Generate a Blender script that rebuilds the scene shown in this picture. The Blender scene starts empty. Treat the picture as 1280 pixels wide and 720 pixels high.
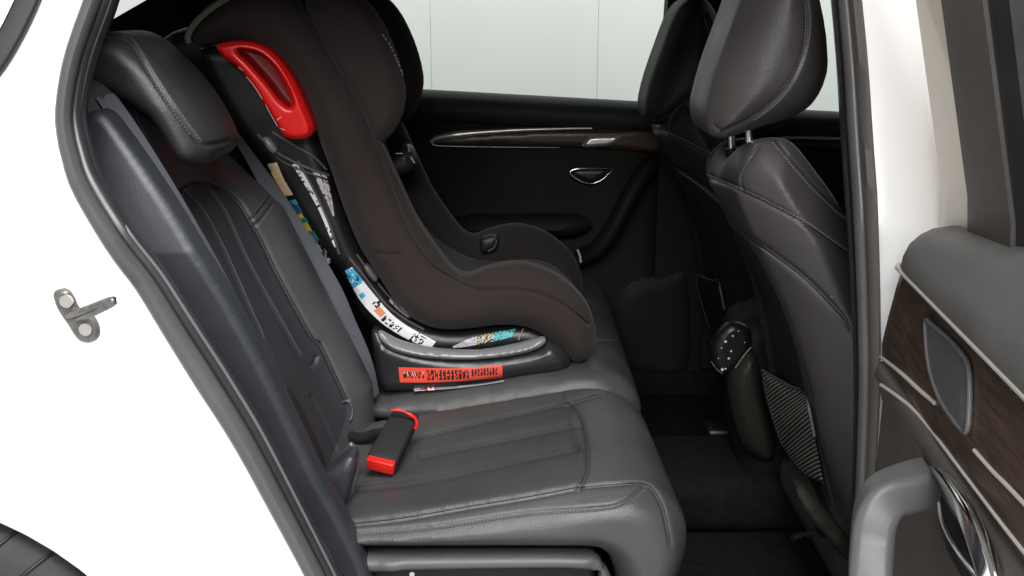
import bpy, bmesh, math, random
import numpy as np
from mathutils import Vector
from mathutils.bvhtree import BVHTree
random.seed(7); np.random.seed(7)
C = bpy.context.scene.collection
# ------------------------------------------------------------------ camera model (z = 0 is eye height, Y goes across the car)
TH = math.radians(15.0); FL = 1300.0
ct, st = math.cos(TH), math.sin(TH)
GROUND = -1.28
def ray(px, py):
    u = (px-640)/FL; v = (360-py)/FL
    return np.array([u, ct+v*st, -st+v*ct])
def P(px, py, Y):
    d = ray(px, py); return d*(Y/d[1])
def lean(z): return max(0.0, z+.25)*.38
def PL(px, py, Y0, k=1.0):                        # on the car's side, which leans in above the belt line
    Y = Y0
    for _ in range(8): Y = Y0 + k*lean(P(px, py, Y)[2])
    return P(px, py, Y)
def proj(co):
    co = np.asarray(co); dep = co[:,1]*ct-co[:,2]*st; up = co[:,1]*st+co[:,2]*ct
    return np.stack([640+FL*co[:,0]/dep, 360-FL*up/dep], 1)
def xz(pts, Y): return [(P(a,b,Y)[0], P(a,b,Y)[2]) for a, b in pts]
def cr(pts, n, closed=False):                     # Catmull-Rom through points, n samples evenly along the length
    p = np.array(pts, float); m = len(p); out = []
    segs = m if closed else m-1
    for i in range(segs):
        if closed: p0,p1,p2,p3 = p[(i-1)%m],p[i],p[(i+1)%m],p[(i+2)%m]
        else: p0,p1,p2,p3 = p[max(i-1,0)],p[i],p[i+1],p[min(i+2,m-1)]
        for t in np.linspace(0,1,12,endpoint=False):
            out.append(.5*((2*p1)+(-p0+p2)*t+(2*p0-5*p1+4*p2-p3)*t*t+(-p0+3*p1-3*p2+p3)*t**3))
    out.append(p[0] if closed else p[-1]); out = np.array(out)
    return resample(out, n, closed)
def resample(out, n, closed=False):
    out = np.array(out, float)
    L = np.r_[0, np.cumsum(np.linalg.norm(np.diff(out,axis=0),axis=1))]
    s = np.linspace(0, L[-1], n, endpoint=not closed)
    return np.stack([np.interp(s, L, out[:,k]) for k in range(out.shape[1])], 1)
# ------------------------------------------------------------------ materials
def mat(name, col, rough=.5, metal=0, spec=.5, bump=None, var=0.0, coat=0, sheen=0, varscale=9):
    m = bpy.data.materials.new(name); m.use_nodes = True
    nt = m.node_tree; b = nt.nodes['Principled BSDF']
    b.inputs['Base Color'].default_value = (*col,1); b.inputs['Roughness'].default_value = rough
    b.inputs['Metallic'].default_value = metal; b.inputs['Specular IOR Level'].default_value = spec
    b.inputs['Coat Weight'].default_value = coat; b.inputs['Coat Roughness'].default_value = .05
    b.inputs['Sheen Weight'].default_value = sheen; b.inputs['Sheen Roughness'].default_value = .5
    tc = nt.nodes.new('ShaderNodeTexCoord')
    if var:
        n = nt.nodes.new('ShaderNodeTexNoise'); n.inputs['Scale'].default_value = varscale; n.inputs['Detail'].default_value = 6
        nt.links.new(tc.outputs['Object'], n.inputs['Vector'])
        r = nt.nodes.new('ShaderNodeMapRange'); r.inputs['From Min'].default_value = .3; r.inputs['From Max'].default_value = .7
        r.inputs['To Min'].default_value = 1-var; r.inputs['To Max'].default_value = 1+var
        nt.links.new(n.outputs['Fac'], r.inputs['Value'])
        mx = nt.nodes.new('ShaderNodeVectorMath'); mx.operation = 'SCALE'; mx.inputs[0].default_value = col
        nt.links.new(r.outputs['Result'], mx.inputs['Scale']); nt.links.new(mx.outputs['Vector'], b.inputs['Base Color'])
        r2 = nt.nodes.new('ShaderNodeMapRange'); r2.inputs['From Min'].default_value = .3; r2.inputs['From Max'].default_value = .7
        r2.inputs['To Min'].default_value = max(rough-.07,.02); r2.inputs['To Max'].default_value = min(rough+.07,1)
        nt.links.new(n.outputs['Fac'], r2.inputs['Value']); nt.links.new(r2.outputs['Result'], b.inputs['Roughness'])
    if bump:
        kind, scale, dist = bump
        if kind == 'grain':
            t = nt.nodes.new('ShaderNodeTexVoronoi'); t.inputs['Scale'].default_value = scale; out = t.outputs['Distance']
        elif kind == 'weave':
            t = nt.nodes.new('ShaderNodeTexNoise'); t.inputs['Scale'].default_value = scale; t.inputs['Detail'].default_value = 2; out = t.outputs['Fac']
        nt.links.new(tc.outputs['Object'], t.inputs['Vector'])
        bp = nt.nodes.new('ShaderNodeBump'); bp.inputs['Distance'].default_value = dist; bp.inputs['Strength'].default_value = .38
        nt.links.new(out, bp.inputs['Height'])
        n2 = nt.nodes.new('ShaderNodeTexNoise'); n2.inputs['Scale'].default_value = 22; n2.inputs['Detail'].default_value = 3
        nt.links.new(tc.outputs['Object'], n2.inputs['Vector'])
        b2 = nt.nodes.new('ShaderNodeBump'); b2.inputs['Distance'].default_value = .0025; b2.inputs['Strength'].default_value = .35
        nt.links.new(n2.outputs['Fac'], b2.inputs['Height']); nt.links.new(bp.outputs['Normal'], b2.inputs['Normal'])
        nt.links.new(b2.outputs['Normal'], b.inputs['Normal'])
    return m
M = {}
M['leather'] = mat('grained black leather', (.054,.0535,.0535), .47, spec=.5, bump=('grain',420,.0006), var=.12)
M['leather_back'] = mat('black backrest leather', (.046,.048,.054), .46, spec=.5, bump=('grain',420,.0006), var=.1)
M['leather_head'] = mat('near black head restraint leather', (.020,.020,.021), .5, spec=.45, bump=('grain',420,.0005), var=.1)
M['leather_insert'] = mat('perforated cushion leather', (.040,.041,.043), .5, spec=.45, bump=('grain',300,.0009), var=.1)
M['console'] = mat('olive black console plastic', (.020,.0195,.016), .5, spec=.35, bump=('grain',600,.0003), var=.08)
M['shell_shaded'] = mat('black seat back shell darkened for shade', (.014,.013,.013), .6, spec=.3, bump=('grain',600,.0004), var=.08)  # hard back shell; shade of the rear face is put into its colour
M['leather_dark'] = mat('perforated dark leather', (.027,.029,.033), .52, spec=.4, bump=('grain',300,.001), var=.1)
M['leather_blue'] = mat('smooth blue grey vinyl', (.024,.0265,.033), .46, spec=.5, bump=('grain',600,.0004), var=.08)
M['leather_brown'] = mat('warm black leather', (.048,.0445,.0430), .47, spec=.45, bump=('grain',420,.0005), var=.1)
M['fabric'] = mat('dark brown knit fabric', (.033,.0245,.0240), .9, spec=.2, bump=('weave',900,.001), var=.12, sheen=.08)
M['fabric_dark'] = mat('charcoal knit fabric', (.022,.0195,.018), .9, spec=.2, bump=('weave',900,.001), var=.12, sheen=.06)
M['fabric_olive'] = mat('grey piping fabric', (.16,.16,.13), .85, bump=('weave',900,.0006))
M['black'] = mat('matt black plastic', (.010,.010,.010), .55, spec=.35, bump=('weave',500,.0004))
M['gloss_black'] = mat('satin black plastic', (.007,.007,.008), .4, spec=.5, var=.1)
M['panel_dark'] = mat('soft black door trim', (.0075,.008,.008), .65, spec=.22, bump=('weave',350,.0006), var=.1)
M['carpet'] = mat('black carpet', (.010,.010,.010), 1, spec=.1, bump=('weave',260,.004), var=.3, varscale=60)
M['grey_plastic'] = mat('grey moulded plastic', (.075,.073,.072), .48, spec=.45, bump=('grain',700,.0003), var=.08)
M['base_plastic'] = mat('satin graphite plastic', (.022,.022,.023), .32, spec=.5, var=.1)
M['base_lip'] = mat('silver painted plastic', (.20,.20,.205), .3, spec=.6)
M['trim_brown'] = mat('brown grey plastic', (.075,.066,.060), .5, spec=.45, bump=('grain',500,.0004), var=.08)
M['rubber'] = mat('grey rubber seal', (.075,.075,.077), .42, spec=.5, var=.12, bump=('weave',120,.001))
M['rubber_dark'] = mat('black rubber bead', (.022,.022,.025), .34, spec=.55, var=.1)
M['rubber_shine'] = mat('smooth rubber lip', (.10,.10,.105), .35, spec=.5, var=.1)
M['paint'] = mat('white car paint', (.81,.81,.81), .38, spec=.4, coat=.15)
M['paint_shaded'] = mat('white paint tinted for shade', (.80,.72,.62), .5, spec=.4, coat=.3)  # white door paint, its warm shade put into the colour
M['tyre'] = mat('tyre rubber', (.035,.034,.033), .75, spec=.3, bump=('weave',90,.002), var=.2, varscale=30)
M['chrome'] = mat('bright chrome', (.80,.79,.78), .12, metal=1)
M['satin'] = mat('satin silver', (.55,.53,.50), .3, metal=.85)
M['zinc'] = mat('plated steel', (.15,.147,.14), .42, metal=.6, var=.35, varscale=120)
M['belt'] = mat('grey seat belt webbing', (.105,.109,.126), .65, spec=.35, bump=('weave',700,.0008), var=.06)
M['belt_dark'] = mat('black webbing', (.012,.012,.013), .7, spec=.3, bump=('weave',700,.0006))
M['red'] = mat('red plastic', (.80,.010,.008), .34, spec=.5, coat=.2, var=.04)
M['red_flat'] = mat('red button plastic', (.70,.014,.010), .4, spec=.4)
M['orange_red'] = mat('orange red label', (.72,.075,.045), .5, spec=.3)
M['silver'] = mat('bright brushed silver', (.85,.83,.80), .30, metal=.75)
M['line'] = mat('pale satin trim line', (.58,.54,.50), .35, metal=.2)
M['white_label'] = mat('white label', (.72,.72,.74), .45, spec=.3)
M['cream_label'] = mat('cream label', (.72,.58,.38), .5, spec=.3)
M['cyan'] = mat('cyan print', (.05,.36,.60), .5)
M['teal'] = mat('teal print', (.05,.38,.42), .5)
M['blue'] = mat('blue print', (.03,.11,.24), .5)
M['orange'] = mat('orange print', (.75,.25,.12), .5)
M['yellow'] = mat('yellow print', (.62,.52,.08), .5)
M['green'] = mat('green print', (.04,.20,.16), .5)
M['ink'] = mat('black print', (.01,.01,.012), .5)
M['greyprint'] = mat('grey print', (.28,.28,.30), .5)
M['pinkgrey'] = mat('pale mauve label', (.50,.44,.48), .5)
M['stitch'] = mat('grey thread', (.13,.125,.12), .7)
M['cap_leather'] = mat('mid grey door cap leather', (.115,.112,.109), .48, spec=.45, bump=('grain',420,.0004), var=.08)
M['handle_grey'] = mat('light grey handle plastic', (.105,.104,.106), .42, spec=.45, bump=('grain',800,.0002), var=.05)
M['red_shaded'] = mat('red darkened for recess shade', (.16,.006,.005), .45, spec=.3)  # shade inside the recess is put into a darker red
M['stitch_light'] = mat('pale thread', (.20,.19,.18), .7)
M['headliner'] = mat('dark headliner cloth', (.03,.03,.03), .95, spec=.1)
M['floor'] = mat('pale studio floor', (.60,.60,.59), .5, spec=.3, var=.04)
M['speaker'] = None
def wood(name):
    m = mat(name, (.03,.02,.013), .38, spec=.5, coat=.15); nt = m.node_tree; b = nt.nodes['Principled BSDF']
    tc = nt.nodes.new('ShaderNodeTexCoord'); mp = nt.nodes.new('ShaderNodeMapping'); mp.inputs['Scale'].default_value = (5,5,60)
    n = nt.nodes.new('ShaderNodeTexNoise'); n.inputs['Scale'].default_value = 4; n.inputs['Detail'].default_value = 8; n.inputs['Distortion'].default_value = .6
    cr_ = nt.nodes.new('ShaderNodeValToRGB'); cr_.color_ramp.elements[0].position = .3; cr_.color_ramp.elements[1].position = .75
    cr_.color_ramp.elements[0].color = (.022,.014,.009,1); cr_.color_ramp.elements[1].color = (.085,.052,.033,1)
    nt.links.new(tc.outputs['Object'], mp.inputs['Vector']); nt.links.new(mp.outputs['Vector'], n.inputs['Vector'])
    nt.links.new(n.outputs['Fac'], cr_.inputs['Fac']); nt.links.new(cr_.outputs['Color'], b.inputs['Base Color'])
    bp = nt.nodes.new('ShaderNodeBump'); bp.inputs['Distance'].default_value = .0004; nt.links.new(n.outputs['Fac'], bp.inputs['Height']); nt.links.new(bp.outputs['Normal'], b.inputs['Normal'])
    return m
M['wood'] = wood('dark open pore wood')
def speaker_mat():
    m = mat('perforated grey speaker metal', (.13,.13,.135), .4, metal=.4); nt = m.node_tree; b = nt.nodes['Principled BSDF']
    tc = nt.nodes.new('ShaderNodeTexCoord'); v = nt.nodes.new('ShaderNodeTexVoronoi'); v.inputs['Scale'].default_value = 330; v.inputs['Randomness'].default_value = .1
    r = nt.nodes.new('ShaderNodeValToRGB'); r.color_ramp.elements[0].position = .28; r.color_ramp.elements[1].position = .42
    r.color_ramp.elements[0].color = (.085,.085,.088,1); r.color_ramp.elements[1].color = (.12,.12,.125,1)
    nt.links.new(tc.outputs['Object'], v.inputs['Vector']); nt.links.new(v.outputs['Distance'], r.inputs['Fac']); nt.links.new(r.outputs['Color'], b.inputs['Base Color'])
    return m
M['speaker'] = speaker_mat()
def glass(name, tint):
    m = bpy.data.materials.new(name); m.use_nodes = True; nt = m.node_tree
    for n in list(nt.nodes): nt.nodes.remove(n)
    o = nt.nodes.new('ShaderNodeOutputMaterial'); tr = nt.nodes.new('ShaderNodeBsdfTransparent'); tr.inputs['Color'].default_value = (*tint,1)
    gl = nt.nodes.new('ShaderNodeBsdfGlossy'); gl.inputs['Roughness'].default_value = .02
    fr = nt.nodes.new('ShaderNodeFresnel'); fr.inputs['IOR'].default_value = 1.12
    mx = nt.nodes.new('ShaderNodeMixShader')
    nt.links.new(fr.outputs['Fac'], mx.inputs['Fac']); nt.links.new(tr.outputs['BSDF'], mx.inputs[1]); nt.links.new(gl.outputs['BSDF'], mx.inputs[2])
    nt.links.new(mx.outputs['Shader'], o.inputs['Surface']); return m
M['glass'] = glass('green tinted glass', (.88,.925,.885))
M['glass_dark'] = glass('glass darkened against light', (.12,.13,.12))
M['glass_clear'] = glass('warm clear glass', (.97,.96,.90))
M['glass_grey'] = mat('grey tinted quarter glass', (.34,.35,.36), .12, spec=.6)
def wallmat():
    m = mat('white studio wall', (.62,.64,.625), .8, spec=.2, var=.03, varscale=1.2); return m
M['wall'] = wallmat()
# ------------------------------------------------------------------ object helpers
def tag(o, label=None, cat=None, group=None, kind=None):
    if label: o['label'] = label
    if cat: o['category'] = cat
    if group: o['group'] = group
    if kind: o['kind'] = kind
    return o
def empty(name, loc, label=None, cat=None, group=None):
    o = bpy.data.objects.new(name, None); C.objects.link(o); o.location = loc; o.empty_display_size = .1
    return tag(o, label, cat, group)
def link(name, verts, faces, material, parent=None, smooth=40, mats=None, fmat=None, recalc=True):
    me = bpy.data.meshes.new(name); me.from_pydata([tuple(v) for v in verts], [], [tuple(int(i) for i in f) for f in faces])
    if recalc:
        bm = bmesh.new(); bm.from_mesh(me); bmesh.ops.recalc_face_normals(bm, faces=bm.faces); bm.to_mesh(me); bm.free()
    for mm in (mats or [material]): me.materials.append(mm)
    if fmat is not None: me.polygons.foreach_set('material_index', np.array(fmat, dtype=np.int32))
    if smooth:
        me.polygons.foreach_set('use_smooth', np.ones(len(me.polygons), dtype=bool)); me.set_sharp_from_angle(angle=math.radians(smooth))
    me.update()
    o = bpy.data.objects.new(name, me); C.objects.link(o)
    if parent is not None:
        o.parent = parent
        pl = parent.location if parent.parent is None else parent.location+parent.parent.location
        o.matrix_parent_inverse.identity()
        off = Vector((0,0,0)); q = parent
        while q is not None: off += q.location; q = q.parent
        o.location = -off                       # meshes are authored in world space
    return o
def loft(name, rows, material, parent=None, closed_u=False, closed_v=False, caps=False, smooth=40):
    rows = [np.array(r) for r in rows]; n = len(rows); m = len(rows[0]); V = np.concatenate(rows); F = []
    for i in range(n if closed_u else n-1):
        for j in range(m if closed_v else m-1):
            a, b = i, (i+1)%n; c, d = j, (j+1)%m
            F.append((a*m+c, a*m+d, b*m+d, b*m+c))
    if caps and closed_v: F.append(tuple(range(m))); F.append(tuple(range((n-1)*m, n*m))[::-1])
    return link(name, V, F, material, parent, smooth)
def sweep_data(path, sec, ref=(0,1,0), closed=False, scale=None):
    path = np.array(path, float); n = len(path); rows = []
    for i in range(n):
        if closed: t = path[(i+1)%n]-path[(i-1)%n]
        else: t = path[min(i+1,n-1)]-path[max(i-1,0)]
        t = t/np.linalg.norm(t); r = np.array(ref, float) if not callable(ref) else ref(i)
        a = np.cross(t, r); 
        if np.linalg.norm(a) < 1e-4: a = np.cross(t, (1,0,.1))
        a /= np.linalg.norm(a); b = np.cross(a, t)
        k = 1 if scale is None else scale[i]
        rows.append([path[i]+a*s[0]*k+b*s[1]*k for s in sec])
    return rows
def ellipse(a, b, n=12): return [(a*math.cos(2*math.pi*k/n), b*math.sin(2*math.pi*k/n)) for k in range(n)]
def rrect(a, b, r, n=4):
    out = []
    for cx, cy, a0 in ((a-r,b-r,0),(-a+r,b-r,90),(-a+r,-b+r,180),(a-r,-b+r,270)):
        for k in range(n+1):
            t = math.radians(a0+90*k/n); out.append((cx+r*math.cos(t), cy+r*math.sin(t)))
    return out
def sweep(name, path, sec, material, parent=None, ref=(0,1,0), closed=False, scale=None, smooth=40):
    return loft(name, sweep_data(path, sec, ref, closed, scale), material, parent, closed_u=closed, closed_v=True, caps=not closed, smooth=smooth)
def tube(name, path, r, material, parent=None, closed=False, n=8, scale=None): return sweep(name, path, ellipse(r,r,n), material, parent, closed=closed, scale=scale, smooth=80)
def multi_tube(name, paths, r, material, parent=None, n=5):
    V = []; F = []
    for p in paths:
        rows = sweep_data(p, ellipse(r,r,n)); b = len(V); k = len(rows)
        for row in rows: V += list(row)
        for i in range(k-1):
            for j in range(n): F.append((b+i*n+j, b+i*n+(j+1)%n, b+(i+1)*n+(j+1)%n, b+(i+1)*n+j))
        F.append(tuple(range(b,b+n))); F.append(tuple(range(b+(k-1)*n,b+k*n)))
    return link(name, V, F, material, parent, 80)
def box(name, lo, hi, material, parent=None, r=.004, fn=None):
    bm = bmesh.new(); bmesh.ops.create_cube(bm, size=1)
    for v in bm.verts: v.co = Vector([(lo[k]+hi[k])/2+v.co[k]*(hi[k]-lo[k]) for k in range(3)])
    if r: bmesh.ops.bevel(bm, geom=bm.edges[:], offset=r, segments=3, profile=.5, affect='EDGES')
    V = [np.array(v.co) for v in bm.verts]; bm.verts.index_update(); F = [[v.index for v in f.verts] for f in bm.faces]; bm.free()
    if fn: V = [fn(v) for v in V]
    return link(name, V, F, material, parent, 35)
def pdist(pts, line, closed=False):               # distance of points to a polyline, and the nearest point
    pts = np.asarray(pts); line = np.asarray(line, float)
    if closed: line = np.vstack([line, line[:1]])
    best = np.full(len(pts), 1e9); near = np.zeros_like(pts)
    for a, b in zip(line[:-1], line[1:]):
        d = b-a; L = (d@d)
        if L < 1e-18: continue
        t = np.clip(((pts-a)@d)/L, 0, 1); q = a+t[:,None]*d; dd = np.linalg.norm(pts-q,axis=1)
        k = dd < best; best[k] = dd[k]; near[k] = q[k]
    return best, near
def pnear(pts, line, rmax):                       # exact distance only where it is under rmax
    pts = np.asarray(pts); line = np.asarray(line, float); c = line[::6]; err = np.max(np.linalg.norm(np.diff(np.vstack([line,line[:1]]),axis=0),axis=1))*7
    d, near = pdist(pts, c, True); k = d < rmax+err
    if k.any(): d[k], near[k] = pdist(pts[k], line, True)
    return d, near
def inside(pts, poly):
    pts = np.asarray(pts); poly = np.asarray(poly); res = np.zeros(len(pts), bool); n = len(poly); j = n-1
    for i in range(n):
        xi, yi = poly[i]; xj, yj = poly[j]
        k = ((yi > pts[:,1]) != (yj > pts[:,1])) & (pts[:,0] < (xj-xi)*(pts[:,1]-yi)/((yj-yi) if yj != yi else 1e-12)+xi)
        res ^= k; j = i
    return res
def laplace(V, E):
    n = len(V); i = np.r_[E[:,0],E[:,1]]; j = np.r_[E[:,1],E[:,0]]; c = np.maximum(np.bincount(i, minlength=n),1)
    return V*.5+.5*np.stack([np.bincount(i, V[j,k], n)/c for k in range(3)],1)
def remesh(o, vox, it=3):                         # even quads all over, so that relief comes out clean
    md = o.modifiers.new('even','REMESH'); md.mode = 'VOXEL'; md.voxel_size = vox; md.adaptivity = 0
    dg = bpy.context.evaluated_depsgraph_get(); dg.update(); me = bpy.data.meshes.new_from_object(o.evaluated_get(dg)); o.modifiers.remove(md)
    old = o.data; me.name = old.name; o.data = me; bpy.data.meshes.remove(old)
    n = len(me.vertices); V = np.zeros(n*3, np.float32); me.vertices.foreach_get('co', V); V = V.reshape(-1,3).astype(float)
    E = np.zeros(len(me.edges)*2, np.int32); me.edges.foreach_get('vertices', E); E = E.reshape(-1,2)
    for _ in range(it): V = laplace(V, E)
    me.vertices.foreach_set('co', V.astype(np.float32).ravel()); me.polygons.foreach_set('use_smooth', np.ones(len(me.polygons), bool)); me.update()
def slab_data(outline, Yf, Yb, rf, rb, h, nwall=None, df=None, db=None, smooth_outline=True, nout=None, relax=5):
    o = np.array(outline, float)
    per = np.sum(np.linalg.norm(np.diff(np.vstack([o,o[:1]]),axis=0),axis=1))
    n = nout or max(40, int(per/(h*.7)))
    o = cr(o, n, True) if smooth_outline else resample(np.vstack([o,o[:1]]), n, True)
    lo = o.min(0)-h*.37; hi = o.max(0)+h; nx = int((hi[0]-lo[0])/h)+2; nz = int((hi[1]-lo[1])/h)+2
    gx, gz = np.meshgrid(lo[0]+h*np.arange(nx), lo[1]+h*np.arange(nz), indexing='ij'); g = np.stack([gx.ravel(), gz.ravel()],1)
    ins = inside(g, o); d, _ = pnear(g, o, h*3); ins &= d > .3*h; ins = ins.reshape(nx,nz)
    cells = ins[:-1,:-1]&ins[1:,:-1]&ins[1:,1:]&ins[:-1,1:]
    Fq = []
    for i, j in zip(*np.nonzero(cells)): Fq.append((i*nz+j,(i+1)*nz+j,(i+1)*nz+j+1,i*nz+j+1))
    used = sorted({k for f in Fq for k in f}); mp = {k:i for i,k in enumerate(used)}
    Fq = [tuple(mp[k] for k in f) for f in Fq]; p = g[used]
    edges = {}
    for f in Fq:
        for a, b in zip(f, f[1:]+f[:1]): edges[(a,b)] = 1
    bd = [(a,b) for (a,b) in edges if (b,a) not in edges]
    bv = sorted({a for a,b in bd}|{b for a,b in bd})
    _, near = pdist(p[bv], o, True); p[bv] = near
    d, _ = pnear(p, o, max(rf,rb)+h*2); d[bv] = 0
    df = rf if df is None else df; db = rb if db is None else db
    q = lambda r: (1-np.minimum(d/r,1))**2.2 if r > 0 else d*0
    yf = Yf+df*q(rf); yb = Yb-db*q(rb); N = len(p)
    V = [np.stack([p[:,0],yf,p[:,1]],1), np.stack([p[:,0],yb,p[:,1]],1)]
    F = list(Fq)+[tuple(i+N for i in f[::-1]) for f in Fq]
    nw = nwall if nwall is not None else max(1, int(abs(Yb-db-Yf-df)/h))
    bi = {v:i for i,v in enumerate(bv)}; base = 2*N; nb = len(bv)
    for k in range(1, nw):
        t = k/nw; V.append(np.stack([p[bv,0], yf[bv]*(1-t)+yb[bv]*t, p[bv,1]],1))
    def vid(v, k): return v if k == 0 else (v+N if k == nw else base+(k-1)*nb+bi[v])
    for a, b in bd:
        for k in range(nw): F.append((vid(b,k),vid(a,k),vid(a,k+1),vid(b,k+1)))
    V = np.concatenate(V); band = np.zeros(len(V), bool); band[:N] = d < 3*h; band[N:2*N] = d < 3*h; band[2*N:] = True
    E = np.array([(a,b) for f in F for a, b in zip(f, f[1:]+f[:1])]); E = np.unique(np.sort(E,axis=1),axis=0)
    for _ in range(relax):
        V = np.where(band[:,None], laplace(V, E), V)
    return V, F
def vnormals(me):
    a = np.zeros(len(me.vertices)*3, np.float32); me.vertex_normals.foreach_get('vector', a); return a.reshape(-1,3)
def sculpt(o, grooves=(), dents=(), yr=(0,99)):   # real relief: push the skin in along seams (pixel widths) and inside recess outlines
    me = o.data; n = len(me.vertices); co = np.zeros(n*3, np.float32); me.vertices.foreach_get('co', co); co = co.reshape(-1,3).astype(float)
    nr = vnormals(me).astype(float); pp = proj(co); fac = np.einsum('ij,ij->i', nr, -co)/np.linalg.norm(co,axis=1); vis = fac > -.1; fade = np.clip((fac+.02)/.25,0,1)
    disp = np.zeros(n)
    for line, w, dep in grooves:
        line = cr(line, 40); lo = line.min(0)-4*w; hi = line.max(0)+4*w; k = np.nonzero(vis & np.all((pp > lo)&(pp < hi), axis=1))[0]
        if len(k): d, _ = pdist(pp[k], line); disp[k] += dep*np.exp(-(d/w)**2)
    for poly, dep, soft in dents:
        poly = cr(poly, 60, True); d, _ = pnear(pp, poly, soft*8); s = np.where(inside(pp, poly), d, -d)
        disp += dep/(1+np.exp(-np.clip(s/soft,-30,30)))
    co -= nr*(disp*fade)[:,None]
    me.vertices.foreach_set('co', co.astype(np.float32).ravel()); me.update(); return o
def slab(name, outline, Yf, Yb, rf, h, material, parent=None, rb=None, deform=None, sub=0, grooves=(), dents=(), smooth=50, yr=(0,99), vox=0, **kw):
    V, F = slab_data(outline, Yf, Yb, rf, rf if rb is None else rb, h, **kw)
    if deform is not None: V = deform(V)
    o = link(name, V, F, material, parent, smooth)
    if vox: remesh(o, vox)
    if grooves or dents: sculpt(o, grooves, dents, yr)
    if sub:
        md = o.modifiers.new('soften','SUBSURF'); md.levels = md.render_levels = sub
    return o
def bvh(o):
    me = o.data; return BVHTree.FromPolygons([v.co.copy() for v in me.vertices], [tuple(p.vertices) for p in me.polygons])
def on(trees, px, py, off=.0012, Y=None):         # where a sight line first meets a surface: lays a seam or label ON that surface
    d = Vector(ray(px, py)).normalized(); best = None
    for t in trees:
        h = t.ray_cast(Vector((0,0,0)), d, 10)
        if h[0] is not None and (best is None or h[3] < best[1]): best = (h[0]-d*off, h[3])
    if best is None: return P(px, py, Y) if Y else None
    return np.array(best[0])
def seam(name, objs, line, material, parent, r=.0008, dash=0, off=.0004, Y=None):
    if isinstance(line[0][0], (list,tuple)):
        for ln in line: seam(name, objs, ln, material, parent, r, dash, off, Y)
        return
    trees = [bvh(o) for o in objs]; lines = [line]; paths = []
    for ln in lines:
        px = cr(ln, max(12, int(sum(math.dist(a,b) for a,b in zip(ln,ln[1:]))/3)))
        pts = [on(trees, a, b, off, Y) for a, b in px]; pts = [p for p in pts if p is not None]
        run = []
        for p in pts:
            if run and np.linalg.norm(p-run[-1]) > .05:
                if len(run) > 2: paths.append(np.array(run))
                run = []
            if not run or np.linalg.norm(p-run[-1]) > 1e-5: run.append(p)
        if len(run) > 2: paths.append(np.array(run))
    if dash:
        out = []
        for p in paths:
            L = np.sum(np.linalg.norm(np.diff(p,axis=0),axis=1)); k = max(2,int(L/dash)); q = resample(p, k*3+1)
            for i in range(k): out.append(q[i*3:i*3+3])
        paths = out
    if paths: return multi_tube(name, paths, r, material, parent)
def label(name, objs, left, right, n, m, mats, fn, parent, off=.0016, Y=None):   # a printed strip: cells of print on a sheet lying on the surface
    trees = [bvh(o) for o in objs]; L = cr(left, n+1); R = cr(right, n+1); V = []
    for i in range(n+1):
        for j in range(m+1):
            t = j/m; a = L[i]*(1-t)+R[i]*t; V.append(on(trees, a[0], a[1], off, Y))
    F = []; fm = []
    for i in range(n):
        for j in range(m):
            F.append((i*(m+1)+j,i*(m+1)+j+1,(i+1)*(m+1)+j+1,(i+1)*(m+1)+j)); fm.append(fn(i,j))
    o = link(name, V, F, None, parent, 0, mats=mats, fmat=fm)
    for v in []: pass
    return o
# ================================================================== SETTING
def plane(name, pts, material, kind='structure'):
    return tag(link(name, pts, [(0,1,2,3)], material, None, 0), kind=kind)
plane('studio_floor', [(-14,-10,GROUND),(14,-10,GROUND),(14,12,GROUND),(-14,12,GROUND)], M['floor'])
wl = []
xs = [-9,-5.2,-1.07,-.35,.37,1.09,1.81,2.53,3.25,5.2,9]
V = []; F = []; 
for x0, x1 in zip(xs, xs[1:]):                    # wall boards with open joints
    b = len(V); g = .0014
    V += [(x0+g,4.6,GROUND),(x1-g,4.6,GROUND),(x1-g,4.6,3.2),(x0+g,4.6,3.2),(x0+g,4.604,GROUND),(x1-g,4.604,GROUND),(x1-g,4.604,3.2),(x0+g,4.604,3.2)]
    F += [(b,b+1,b+2,b+3),(b,b+3,b+7,b+4),(b+1,b+5,b+6,b+2),(b+3,b+2,b+6,b+7)]
b = len(V); V += [(-9,4.606,GROUND),(9,4.606,GROUND),(9,4.606,3.2),(-9,4.606,3.2)]; F.append((b,b+1,b+2,b+3))
tag(link('studio_wall', V, F, M['wall'], None, 0), kind='structure')
# ================================================================== CAR BODY
car = empty('car', (0,1.9,GROUND), 'white car body with its rear side door wide open, showing the dark cabin inside', 'car')
YB = 1.19                                          # outer skin
ap = [(112,-30),(103,0),(92,30),(80,67),(72,105),(68,143),(70,168),(75,193),(90,240),(133,313),(170,363),(203,417),(242,480),(290,555),(337,640),(380,720),(420,800)]
apw = [PL(a,b,1.20) for a,b in ap]
arch_c = (-.80,-.947)
arc = [(arch_c[0]+.38*math.sin(t), arch_c[1]+.38*math.cos(t)) for t in np.radians(np.arange(98,-96,-6))]
outl = [(p[0]+.008,p[2]) for p in [PL(a,b,1.153) for a,b in ap]]
outl += [(outl[-1][0]+.02,-.93),(-.30,-1.0)]+arc+[(-1.25,-.99),(-1.9,-.97),(-1.95,-.3),(-1.6,.05),(-1.2,.30),(-.8,.36)]
def lean_v(V): V = V.copy(); V[:,1] += np.maximum(0,V[:,2]+.25)*.38; return V
qp = slab('quarter_panel', resample(np.vstack([np.array(outl),np.array(outl[:1])]), 620, True), 1.152, 1.20, .006, .007, M['paint'], car, deform=lean_v, nwall=2, smooth_outline=False, relax=0)
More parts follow.
